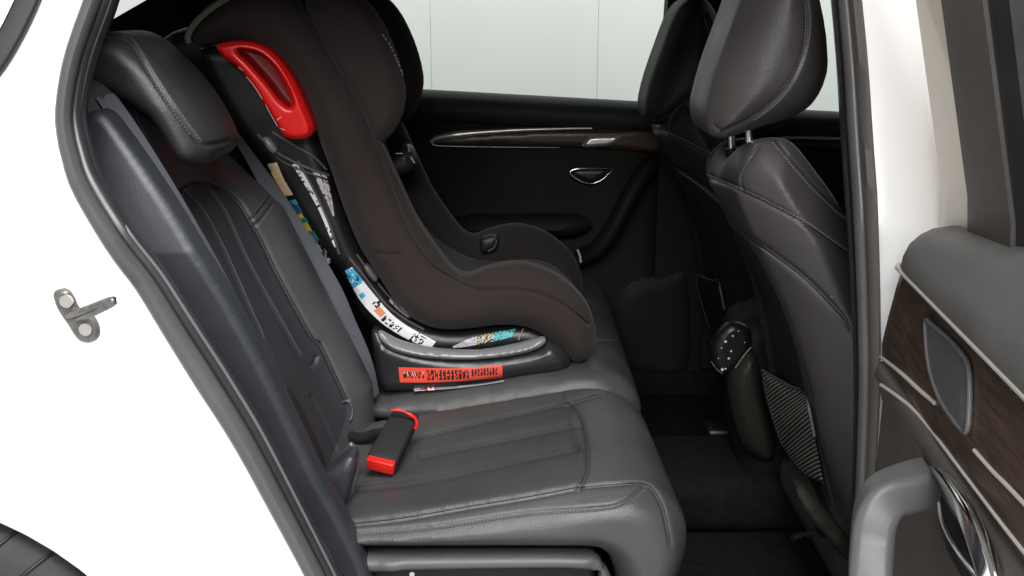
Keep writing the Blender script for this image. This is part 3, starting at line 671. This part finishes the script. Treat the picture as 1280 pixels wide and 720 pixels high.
# ================================================================== SEAT BELTS AND BUCKLE
def belt(name, left, right, Yl, Yr, lab, th=.0013, mat_=None):
    n = 50; L = cr(left,n); R = cr(right,n); rows = []
    yl = np.interp(np.linspace(0,1,n),np.linspace(0,1,len(Yl)),Yl); yr_ = np.interp(np.linspace(0,1,n),np.linspace(0,1,len(Yr)),Yr)
    for i in range(n):
        a = P(*L[i],yl[i]); b = P(*R[i],yr_[i]); mid = (a+b)/2; v = -mid/np.linalg.norm(mid)*.001
        rows.append([a,(a*.85+b*.15)+v,mid+v*1.6,(a*.15+b*.85)+v,b,(a*.15+b*.85)-v*th/.001,mid-v*th/.001,(a*.85+b*.15)-v*th/.001])
    return tag(loft(name, rows, mat_ or M['belt'], None, closed_v=True, caps=True, smooth=50), lab, 'seat belt')
belt('seat_belt', [(119,122),(138,148),(160,180),(190,222),(222,272),(262,336),(300,400),(343,480)], [(143,116),(158,137),(177,165),(203,206),(232,254),(270,321),(307,391),(347,479)],
     [1.37,1.36,1.345,1.335,1.33,1.33,1.335,1.345], [1.43,1.42,1.41,1.40,1.39,1.38,1.375,1.37], 'grey seat belt down the outer edge of the near backrest, beside the door seal')
belt('seat_belt', [(281,158),(300,187),(333,247),(367,307),(403,373),(419,400),(434,434),(453,472),(462,502)], [(292,158),(316,190),(353,240),(377,277),(400,313),(427,360),(444,400),(459,434),(468,461),(474,492)],
     [1.74,1.765,1.77,1.772,1.774,1.776,1.778], [1.79,1.80,1.805,1.808,1.81,1.812,1.815], 'grey seat belt along the inner side of the near backrest, beside the child seat')
def frame_at(o, ax, up):
    ax = np.array(ax)/np.linalg.norm(ax); s = np.cross(ax,up); s /= np.linalg.norm(s); n = np.cross(s,ax); return ax, s, n
top = P(508,519,1.605); bot = P(477,579,1.495)
buck = empty('seat_belt_buckle', (bot+top)/2, 'black seat belt buckle with red button, lying on the near cushion beside the child seat', 'buckle')
ax, sd_, nn_ = frame_at(bot, top-bot, (0,-.6,.8))
Lb = np.linalg.norm(top-bot)
sx_ = np.sign(sd_[0]); 
def bq(v): return bot+ax*v[0]+sd_*v[1]+nn_*v[2]
def bbox(name, lo, hi, m, r, parent=buck, taper=0):
    return box(name, lo, hi, m, parent, r, fn=lambda v: bq((v[0], v[1]*(1+taper*(v[0]/Lb)), v[2])))
bbox('buckle_body', (.0,-.025,-.014), (Lb,.025,.012), M['belt_dark'], .006, taper=-.12)
bbox('button', (-.009,-.022,-.0115), (.004,.022,.0095), M['red_flat'], .002)
rdg = cr([P(489,513,1.575),P(500,513,1.575),P(512,518,1.575),P(519,523,1.575),P(521,530,1.575),P(519,536,1.575)],20)
tube('release_tag', rdg, .0028, M['red_flat'], buck, scale=np.interp(np.arange(20),[0,3,8,10,13,19],[.6,1,.6,1.1,1.0,1.0]))
tube('stalk', cr([top*.6+bot*.4, P(470,543,1.62), P(450,548,1.64), P(436,545,1.67)],20), .010, M['belt_dark'], buck)
slab('buckle_anchor', xz([(435,555),(441,553),(449,566),(447,574),(440,566)],1.5), 1.495, 1.505, .002, .0012, M['zinc'], buck)
# ================================================================== CHILD SEAT
Y0 = 1.84; YF = 2.28
ch = empty('child_car_seat', (-.05,2.05,-.70), 'dark brown child car seat with red side guide and silver grey base on the bench', 'child seat')
side = [(300,-22),(345,-27),(372,0),(402,50),(440,110),(466,165),(480,192),(500,235),(520,277),(545,314),(566,340),(583,348),(602,341),(630,334),(656,333),(688,343),(716,362),(737,388),(746,420),(743,440),(728,456),(714,453),(690,430),(662,413),(625,409),(585,414),(548,414),(522,405),(497,385),(470,345),(447,308),(428,262),(412,215),(398,178),(390,150),(378,115),(355,82),(325,60),(290,51),(262,55),(240,56),(233,45),(246,25),(270,2)]
sxz = xz(side, Y0)
FG = [([(365,-5),(402,52),(440,113),(466,168),(484,222),(508,285),(538,328),(572,350),(602,361),(640,362),(680,368),(710,383),(737,405)],2.6,.006),
      ([(473,317),(484,319),(496,318)],1.6,.004),([(500,315),(497,321),(490,325)],1.6,.004)]
def bulge(V):
    V = V.copy(); return V
pn = slab('side_cover', sxz, 1.815, 1.925, .05, .005, M['fabric'], ch, vox=.003, df=.035, db=.03, grooves=FG, nwall=14, smooth=70)
fp = slab('side_cover', sxz, 2.185, 2.285, .04, .005, M['fabric_dark'], ch, vox=.005, smooth=70, df=.03)
seam('seam_line', [pn], [(365,-5),(402,52),(440,113),(466,168),(484,222),(508,285),(538,328),(572,350),(602,361),(640,362),(680,368),(710,383),(735,404)], M['black'], pn, r=.0011, off=-.0002)
wing = [(372,-8),(400,-24),(440,-15),(468,10),(489,48),(503,88),(508,118),(504,146),(493,167),(479,181),(463,180),(440,135),(402,68)]
hw = xz(wing, Y0)
chr_ = slab('headrest_cover', hw, 1.835, 1.905, .035, .005, M['fabric'], ch, vox=.0035, smooth=70)
slab('headrest_cover', hw, 2.205, 2.265, .025, .0045, M['fabric_dark'], ch, smooth=70, vox=.004)
hb = xz([(300,-30),(400,-40),(430,10),(442,80),(445,140),(430,150),(400,100),(330,20)], Y0)
slab('headrest_cover', hb, 1.89, 2.22, .03, .006, M['fabric_dark'], ch)
seam('side_print', [chr_], [[(478,43),(481,47),(484,52)],[(486,53),(489,60),(492,66)],[(493,68),(497,77),(500,84)],[(501,87),(504,94)]], M['greyprint'], chr_, r=.0012, dash=.006)
inner = xz([(330,-5),(400,40),(432,130),(455,200),(480,270),(512,325),(548,357),(600,378),(680,376),(722,402),(736,432),(700,445),(640,402),(560,402),(500,372),(450,292),(410,180),(340,60)], Y0)
slab('seat_pad', inner, 1.90, 2.21, .03, .010, M['fabric_dark'], ch, smooth=70)
shell = [(246,62),(290,60),(330,66),(362,90),(388,150),(412,215),(428,262),(447,308),(470,345),(497,385),(522,404),(548,413),(590,413),(640,408),(676,411),(692,428),(676,436),(640,443),(600,446),(560,447),(520,440),(482,420),(452,398),(440,370),(426,345),(404,318),(370,270),(335,215),(300,170),(270,120)]
sh = slab('shell', xz(shell,1.86), 1.852, 2.25, .014, .006, M['gloss_black'], ch, smooth_outline=True)
# ribs of the shell
def on_shell(line, r, m, name='shell_rib', off=.001, parent=ch, sc=None):
    t = [bvh(sh), bvh(pn)]; return tube(name, [on(t,a,b,off,1.86) for a,b in cr(line,30)], r, m, parent, scale=sc)
on_shell([(322,168),(345,190),(380,208),(411,219)], .0028, M['grey_plastic'])
on_shell([(330,175),(350,200),(385,216),(410,225)], .002, M['base_plastic'])
on_shell([(340,165),(368,182),(392,196),(408,212)], .0022, M['grey_plastic'])
on_shell([(372,200),(392,236),(412,280),(424,318)], .0026, M['grey_plastic'])
on_shell([(436,322),(455,345),(480,378),(505,398),(530,412)], .003, M['trim_brown'])
on_shell([(446,318),(462,340),(484,368),(512,394)], .002, M['grey_plastic'])
slab('shell_clip', xz([(328,170),(338,176),(346,188),(340,192),(332,184)],1.84), 1.838, 1.86, .003, .002, M['base_lip'], ch)
slab('shell_clip', xz([(454,332),(460,333),(470,346),(472,352),(466,352),(457,341)],1.835), 1.832, 1.86, .003, .002, M['grey_plastic'], ch)
# red side guide
rh = [(269,57),(284,52),(308,52),(330,59),(350,76),(368,103),(382,134),(391,158),(388,170),(375,175),(357,173),(347,162),(334,140),(314,108),(294,84),(276,71)]
rec = [(296,63),(312,61),(328,67),(344,83),(357,106),(364,124),(362,134),(350,126),(333,104),(312,80)]
red = slab('belt_guide', xz(rh,1.80), 1.795, 1.86, .012, .0022, M['red'], ch, df=.012, vox=.0013, dents=[(rec,.026,1.4)], smooth=70)
by_region(red, cr(rec,60,True), M['red_shaded'])
seam('guide_detail', [red], [[(276,72),(284,77),(292,83)],[(296,86),(303,91),(306,95)],[(298,84),(304,88)],[(308,96),(318,108),(328,124)],[(332,131),(340,146),(347,158)],[(346,150),(352,146)],[(350,160),(356,163)]], M['white_label'], red, r=.0006, off=.0003)
# labels
def rnd(p): return random.random() < p
lab1 = label('sticker', [sh], [(334,205),(342,222),(356,245),(372,272),(388,297),(402,318),(409,330)], [(346,203),(354,222),(366,243),(381,270),(396,295),(410,317),(415,328)], 44, 5,
    [M['cream_label'],M['ink'],M['blue'],M['yellow'],M['green'],M['greyprint'],M['orange_red'],M['teal']],
    lambda i,j: 0 if i < 14 else (1 if i < 16 else (7 if i < 18 else (2 if i < 22 else ((3 if j in (1,2,3) else 1) if i < 30 and i not in (24,25) else (4 if i < 34 else (6 if i == 38 and j > 2 else random.choice([1,1,5,5]))))))), ch, Y=1.85)
lab2 = label('sticker', [sh], [(365,206),(380,230),(398,262),(414,300),(420,312)], [(371,204),(387,229),(405,262),(419,298),(421,309)], 40, 3, [M['white_label'],M['greyprint'],M['ink']],
    lambda i,j: 0 if rnd(.72) else (1 if rnd(.7) else 2), ch, Y=1.85)
lab3 = label('sticker', [sh], [(391,215),(400,235),(410,255),(416,270)], [(408,219),(412,235),(416,255),(418,270)], 18, 8, [M['pinkgrey'],M['greyprint'],M['ink']],
    lambda i,j: 0 if rnd(.7) else (1 if rnd(.6) else 2), ch, Y=1.85)
L = [(431,338),(437,352),(452,378),(475,402),(500,419),(522,430),(538,436)]; R = [(440,334),(450,346),(466,366),(487,390),(507,406),(528,418),(545,427)]
def l4(i,j):
    if i < 12: return 1 if rnd(.75) else (0 if rnd(.5) else 2)
    if i in (17,18,19) and j in (1,2,3): return 1
    if 30 <= i < 36 and j in (2,3,4,5): return 3
    if (26 <= i < 30 and j > 3 and rnd(.6)) or (37 <= i < 50 and j in (1,2,3,4) and (i%3 != 0) and rnd(.7)): return 2
    if 58 <= i < 66 and rnd(.35): return 2
    return 0
lab4 = label('sticker', [sh], L, R, 72, 8, [M['white_label'],M['cyan'],M['ink'],M['orange']], l4, ch, Y=1.85)
label('sticker', [sh], [(486,376),(498,388),(510,397),(516,397)], [(490,370),(502,380),(512,390),(519,395)], 24, 4, [M['pinkgrey'],M['greyprint'],M['ink']], lambda i,j: 0 if rnd(.7) else 1+rnd(.4), ch, Y=1.84)
def l5(i,j):
    if i > 34: return 3 if not rnd(.12) else 2
    if i > 20: return random.choice([2,2,4,1,0])
    return 0 if rnd(.75) else 1
label('sticker', [sh], [(566,433),(585,424),(605,418),(625,414),(645,411)], [(566,435),(585,433),(605,429),(625,425),(640,421)], 52, 7, [M['pinkgrey'],M['greyprint'],M['ink'],M['teal'],M['yellow']], l5, ch, Y=1.845)
tube('shell_rib', [on([bvh(sh)],a,b,.001,1.85) for a,b in ((654,411),(651,418),(648,425))], .0014, M['base_lip'], ch)
# base
base = [(462,402),(474,417),(500,431),(540,441),(590,445),(640,440),(672,433),(686,427),(702,434),(714,448),(714,458),(700,466),(660,471),(620,478),(560,486),(515,490),(480,490),(471,478),(466,448)]
bs = slab('base', xz(base,1.83), 1.815, 2.25, .025, .005, M['base_plastic'], ch, df=.018, vox=.0035)
lip = [(470,414),(500,429),(540,438),(595,441),(645,433),(678,424),(684,430),(660,443),(605,451),(545,451),(500,444),(478,431)]
slab('base_lip', xz(lip,1.812), 1.806, 1.85, .014, .003, M['base_lip'], ch, df=.012, vox=.0016)
def l6(i,j):
    if j in (0,6): return 0
    if 4 <= i < 26: return (1 if j in (2,3,4) and rnd(.45) else (2 if j in (2,3) and rnd(.25) else 0))
    if 28 <= i < 70: return 1 if (i%4 != 3) and rnd(.8) and j > 0 else 0
    if 72 <= i < 100: return 1 if j in (1,2,3,4) and i%3 != 0 and rnd(.85) else 0
    return 0
wl6 = label('warning_label', [bs], [(498,459),(540,460),(580,460),(628,456)], [(500,478),(540,478),(580,476),(628,472)], 104, 7, [M['orange_red'],M['ink'],M['pinkgrey']], l6, ch, Y=1.815)
label('base_strip', [bs], [(517,485.5),(560,483),(600,480),(630,475)], [(518,489),(560,486.3),(600,481.7),(630,477)], 40, 2, [M['white_label'],M['greyprint'],M['orange_red']], lambda i,j: (0 if rnd(.6) else 2) if i < 10 else 1, ch, Y=1.815)
# far arm slot, harness
slab('harness_slot', xz([(600,295),(616,291),(624,293),(622,308),(610,314),(600,318)],2.19), 2.165, 2.2, .004, .004, M['ink'], ch, smooth_outline=False)
tube('slot_edge', [P(a,b,2.165) for a,b in ((617,294),(621,302),(618,310),(610,314))], .0022, M['grey_plastic'], ch)
pad = slab('harness_pad', xz([(478,205),(492,190),(508,180),(516,186),(520,204),(514,214),(490,222)],2.05), 2.02, 2.10, .02, .005, M['fabric_pad'] if 'fabric_pad' in M else M['fabric_olive2'] if 'fabric_olive2' in M else M['leather_dark'], ch)
for ln in (((510,181),(512,190)),((513,196),(518,204)),((494,192),(503,192))): tube('harness_clip', [P(a,b,2.015) for a,b in ln], .002, M['satin'], pad)
tube('piping', [P(a,b,1.83) for a,b in cr([(236,54),(235,44),(245,28),(262,12),(280,0),(300,-12)],20)], .0055, M['fabric_olive'], ch)
on_tr = [bvh(fp)]
tube('care_tag', [P(a,b,2.19) for a,b in ((722,312),(725,320),(726,328))], .0028, M['greyprint'], ch)
# ================================================================== FRONT SEATS
def front_seat():
    fs_ = empty('front_seat', (.55,1.61,-1.0))
    fprof = [(.330,-.27),(.322,-.225),(.338,-.190),(.372,-.178),(.405,-.182),(.44,-.222),(.478,-.275),(.525,-.36),(.585,-.50),(.64,-.65),(.70,-.80),(.70,-.90),(.60,-.92),(.53,-.90),(.508,-.84),(.492,-.76),(.470,-.68),(.447,-.58),(.415,-.46),(.372,-.36)]
    def tap(V):
        V = V.copy(); yc = 1.61; k = np.interp(V[:,2], [-.9,-.6,-.32,-.17], [.98,1.0,.90,.70]); V[:,1] = yc+(V[:,1]-yc)*k; V[:,2] -= .04*np.exp(-((V[:,1]-1.66)/.085)**2)*np.clip((V[:,2]+.32)/.10,0,1); return V
    SG = [([(872,217),(900,227),(927,239),(957,253),(1007,280),(1040,303),(1062,318)],2.6,.005),
          ([(925,237),(923,223),(932,203),(947,183)],2.2,.004),([(872,217),(876,204),(884,190)],2,.003),
          ([(968,175),(985,195),(1000,213),(1027,242),(1062,274)],2.6,.005),
          ([(866,262),(897,273),(937,298),(973,323),(1007,350),(1040,383),(1064,410)],3.2,.007)]
    RC = [(872,217),(876,200),(890,180),(925,178),(945,185),(930,206),(924,223),(925,236),(900,227)]
    DT = [(RC,.005,3),([(880,300),(930,330),(965,385),(1000,470),(1020,560),(1040,640),(980,600),(950,480),(900,380)],.020,8)]
    b = slab('backrest', fprof, 1.375, 1.845, .14, .007, M['leather_brown'], fs_, df=.095, db=.08, deform=tap, grooves=SG, dents=DT, nwall=40, nout=300, vox=.0036)
    by_region(b, cr(RC,60,True), M['leather_dark'])
    by_region(b, cr([(855,256),(880,266),(905,277),(928,294),(950,326),(968,362),(984,402),(998,450),(1008,500),(1016,560),(1030,620),(1044,664),(1000,690),(940,660),(900,500),(862,380)],100,True), M['shell_shaded'])
    seam('stitching', [b], [[(872,214),(900,224),(927,236),(957,250),(1007,277),(1040,300),(1062,315)],[(965,178),(982,198),(997,216),(1024,245),(1060,277)]], M['stitch_light'], b, r=.0007, dash=.005)
    seam('shell_edge', [b], [[(937,301),(973,326),(1007,353),(1040,386),(1062,410)]], M['stitch'], b, r=.0008)
    seam('seam_line', [b], [[(872,217),(900,227),(927,239),(957,253),(1007,280),(1040,303),(1062,318)],[(968,175),(985,195),(1000,213),(1027,242),(1062,274)],[(866,262),(897,273),(937,298),(973,323),(1007,350),(1040,383),(1064,410)],[(925,237),(923,223),(932,203),(947,183)]], M['black'], b, r=.0009, off=-.0001)
    c = on([bvh(b)],1040,371,.001)
    if c is not None: tube('clip', [c, c+np.array([.002,.004,0])], .0028, M['grey_plastic'], fs_)
    # net pocket on the seat back
    tr_ = [bvh(b)]; L_ = cr([(953,463),(957,490),(967,525),(980,560),(1005,592),(1029,603)],28); R_ = cr([(953,463),(972,474),(990,484),(1006,492),(1018,545),(1029,603)],28)
    yl = np.interp(np.linspace(0,1,28),[0,.6,1],[1.79,1.74,1.50]); yr_ = np.interp(np.linspace(0,1,28),[0,.45,1],[1.79,1.50,1.49])
    grid = []
    for i in range(28):
        r = []
        for t in np.linspace(0,1,16):
            q = L_[i]*(1-t)+R_[i]*t; p = P(*q, yl[i]*(1-t)+yr_[i]*t); r.append(p*(1-.010-.006*math.sin(math.pi*t)))
        grid.append(r)
    net = loft('net_pocket', grid, M['net'], fs_, smooth=60)
    tube('pocket_hem', [g[-1] for g in grid[:19]], .0026, M['grey_plastic'], net)
    tube('pocket_hem', [g[0] for g in grid], .0022, M['black'], net)
    # head restraint
    ho = [(893,166),(890,140),(896,110),(907,74),(922,34),(938,-8),(955,-40),(980,-58),(1005,-52),(1024,-22),(1036,25),(1041,70),(1038,100),(1022,130),(995,148),(960,158),(925,170),(905,173)]
    HG = [([(1000,-30),(1008,0),(1010,35),(1004,70),(990,100),(968,127),(940,148),(905,165)],2.6,.0045),([(905,168),(893,158)],2,.003)]
    hc = np.mean(ho,axis=0); ho = [tuple(hc+(np.array(q)-hc)*1.045) for q in ho]
    h_ = slab('head_restraint', xz(ho,1.50), 1.475, 1.755, .075, .006, M['leather_brown'], fs_, grooves=HG, nwall=30, df=.055, vox=.0032)
    seam('stitching', [h_], [[(1003,-20),(1011,5),(1013,35),(1007,71),(993,102),(970,130),(942,151)],[(997,-20),(1005,5),(1007,35),(1001,69),(987,98),(966,124),(938,146)]], M['stitch_light'], h_, r=.0006, dash=.005)
    for a, bb, Y in ((936,164,1.55),(914,168,1.68)):
        p = P(a,bb,Y); q = p+np.array([.006,0,-.06])
        po_ = tube('post', [p+np.array([0,0,.03]), p, q], .0068, M['chrome'], fs_, n=12)
        tube('post_guide', [p+np.array([.003,0,-.022]), p+np.array([.005,0,-.042])], .012, M['black'], po_, n=14)
    slab('seat_base', [(.50,-.80),(.56,-.76),(.9,-.70),(1.1,-.70),(1.1,-.82),(.9,-.88),(.54,-.885)], 1.40, 1.83, .04, .014, M['leather_brown'], fs_)
    slab('lower_trim', xz([(985,586),(1010,610),(1040,646),(1062,674),(1070,700),(1058,700),(1030,668),(1000,630)],1.42), 1.40, 1.44, .006, .005, M['console'], fs_)
    for yy in (1.44,1.75):
        box('seat_rail', (.60,yy-.018,-.985), (1.05,yy+.018,-.955), M['black'], fs_, r=.005)
    box('rail_cover', (.425,1.41,-.945), (.52,1.475,-.885), M['gloss_black'], fs_, r=.012)
    c = P(989,702,1.40)
    for k in range(5):
        c = P(990+k*9, 672-k*2+random.uniform(-5,5), 1.42); tube('rail_bolt', [c, c+np.array([.008,.004,0])], .005, M['gloss_black'], fs_)
    return fs_
def netmat():
    m = mat('elastic pocket net', (.2,.19,.18), .7); nt = m.node_tree; b = nt.nodes['Principled BSDF']
    tc = nt.nodes.new('ShaderNodeTexCoord'); r = nt.nodes.new('ShaderNodeValToRGB'); r.color_ramp.elements[0].position = .35; r.color_ramp.elements[1].position = .8
    r.color_ramp.elements[0].color = (.010,.010,.010,1); r.color_ramp.elements[1].color = (.30,.285,.26,1)
    def stripe(v, period):
        d = nt.nodes.new('ShaderNodeVectorMath'); d.operation = 'DOT_PRODUCT'; d.inputs[1].default_value = v; nt.links.new(tc.outputs['Object'], d.inputs[0])
        k = nt.nodes.new('ShaderNodeMath'); k.operation = 'MULTIPLY'; k.inputs[1].default_value = 2*math.pi/period; nt.links.new(d.outputs['Value'], k.inputs[0])
        q = nt.nodes.new('ShaderNodeMath'); q.operation = 'SINE'; nt.links.new(k.outputs[0], q.inputs[0])
        h = nt.nodes.new('ShaderNodeMath'); h.operation = 'MULTIPLY_ADD'; h.inputs[1].default_value = .5; h.inputs[2].default_value = .5; nt.links.new(q.outputs[0], h.inputs[0]); return h
    s1 = stripe((0,.52,.855), .0062); s2 = stripe((0,.85,-.5), .021)
    ad = nt.nodes.new('ShaderNodeMath'); ad.operation = 'MULTIPLY_ADD'; ad.inputs[1].default_value = -.12
    nt.links.new(s2.outputs[0], ad.inputs[0]); nt.links.new(s1.outputs[0], ad.inputs[2])
    nt.links.new(ad.outputs[0], r.inputs['Fac']); nt.links.new(r.outputs['Color'], b.inputs['Base Color'])
    bp = nt.nodes.new('ShaderNodeBump'); bp.inputs['Distance'].default_value = .002; nt.links.new(ad.outputs[0], bp.inputs['Height']); nt.links.new(bp.outputs['Normal'], b.inputs['Normal'])
    return m
M['net'] = netmat()
fseat = front_seat()
tag(fseat, 'black leather front seat nearest the open door, net pocket on its back', 'front seat', 'front seats')
def dup(root, dy):
    r = root.copy(); C.objects.link(r); r.location = root.location+Vector((0,dy,0))
    for chd in list(root.children):
        c = chd.copy(); C.objects.link(c); c.parent = r
        for g in chd.children:
            d = g.copy(); C.objects.link(d); d.parent = c
    return r
M['leather_shadow'] = mat('black leather darkened for shade', (.010,.0095,.0095), .6, spec=.25, bump=('grain',420,.0005), var=.1)  # front seat leather with shade put into the colour, for the farther copy
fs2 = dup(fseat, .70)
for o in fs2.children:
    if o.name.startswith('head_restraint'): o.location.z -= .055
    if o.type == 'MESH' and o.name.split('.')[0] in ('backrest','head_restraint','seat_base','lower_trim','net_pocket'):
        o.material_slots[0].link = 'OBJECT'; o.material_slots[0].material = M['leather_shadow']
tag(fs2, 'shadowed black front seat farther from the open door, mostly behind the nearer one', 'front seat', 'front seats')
# ================================================================== LIGHT, WORLD, CAMERA
w = bpy.data.worlds.new('World'); bpy.context.scene.world = w; w.use_nodes = True
bg = w.node_tree.nodes['Background']; bg.inputs['Color'].default_value = (1.0,1.0,1.0,1); bg.inputs['Strength'].default_value = .25
def area(name, loc, target, size, power, col=(1,1,1)):
    l = bpy.data.lights.new(name,'AREA'); l.shape = 'RECTANGLE'; l.size, l.size_y = size; l.energy = power; l.color = col
    o = bpy.data.objects.new(name,l); C.objects.link(o); o.location = loc
    o.rotation_euler = (Vector(target)-Vector(loc)).to_track_quat('-Z','Y').to_euler(); return o
area('soft_light', (.75,-1.5,3.9), (.0,1.5,-.5), (3.4,2.4), 500, (1,.995,.99))
area('soft_light', (-.5,-3.1,2.0), (.1,1.5,-.4), (2.2,1.6), 195, (1,.985,.965))  # added fill, unseen, brightens the pillar and the sides facing the camera
area('soft_light', (.2,3.3,2.6), (.3,4.6,.1), (4.5,.6), 24, (1,1,1))  # added lamp, unseen, brightens the wall behind the windows
cam = bpy.data.cameras.new('Camera'); co = bpy.data.objects.new('Camera', cam); C.objects.link(co)
cam.sensor_width = 36; cam.lens = 36*FL/1280; co.location = (0,0,0); co.rotation_euler = (math.radians(90)-TH,0,0); cam.clip_end = 100; cam.clip_start = .05
bpy.context.scene.camera = co
sc = bpy.context.scene; sc.view_settings.view_transform = 'Standard'; sc.view_settings.look = 'None'; sc.view_settings.exposure = 0
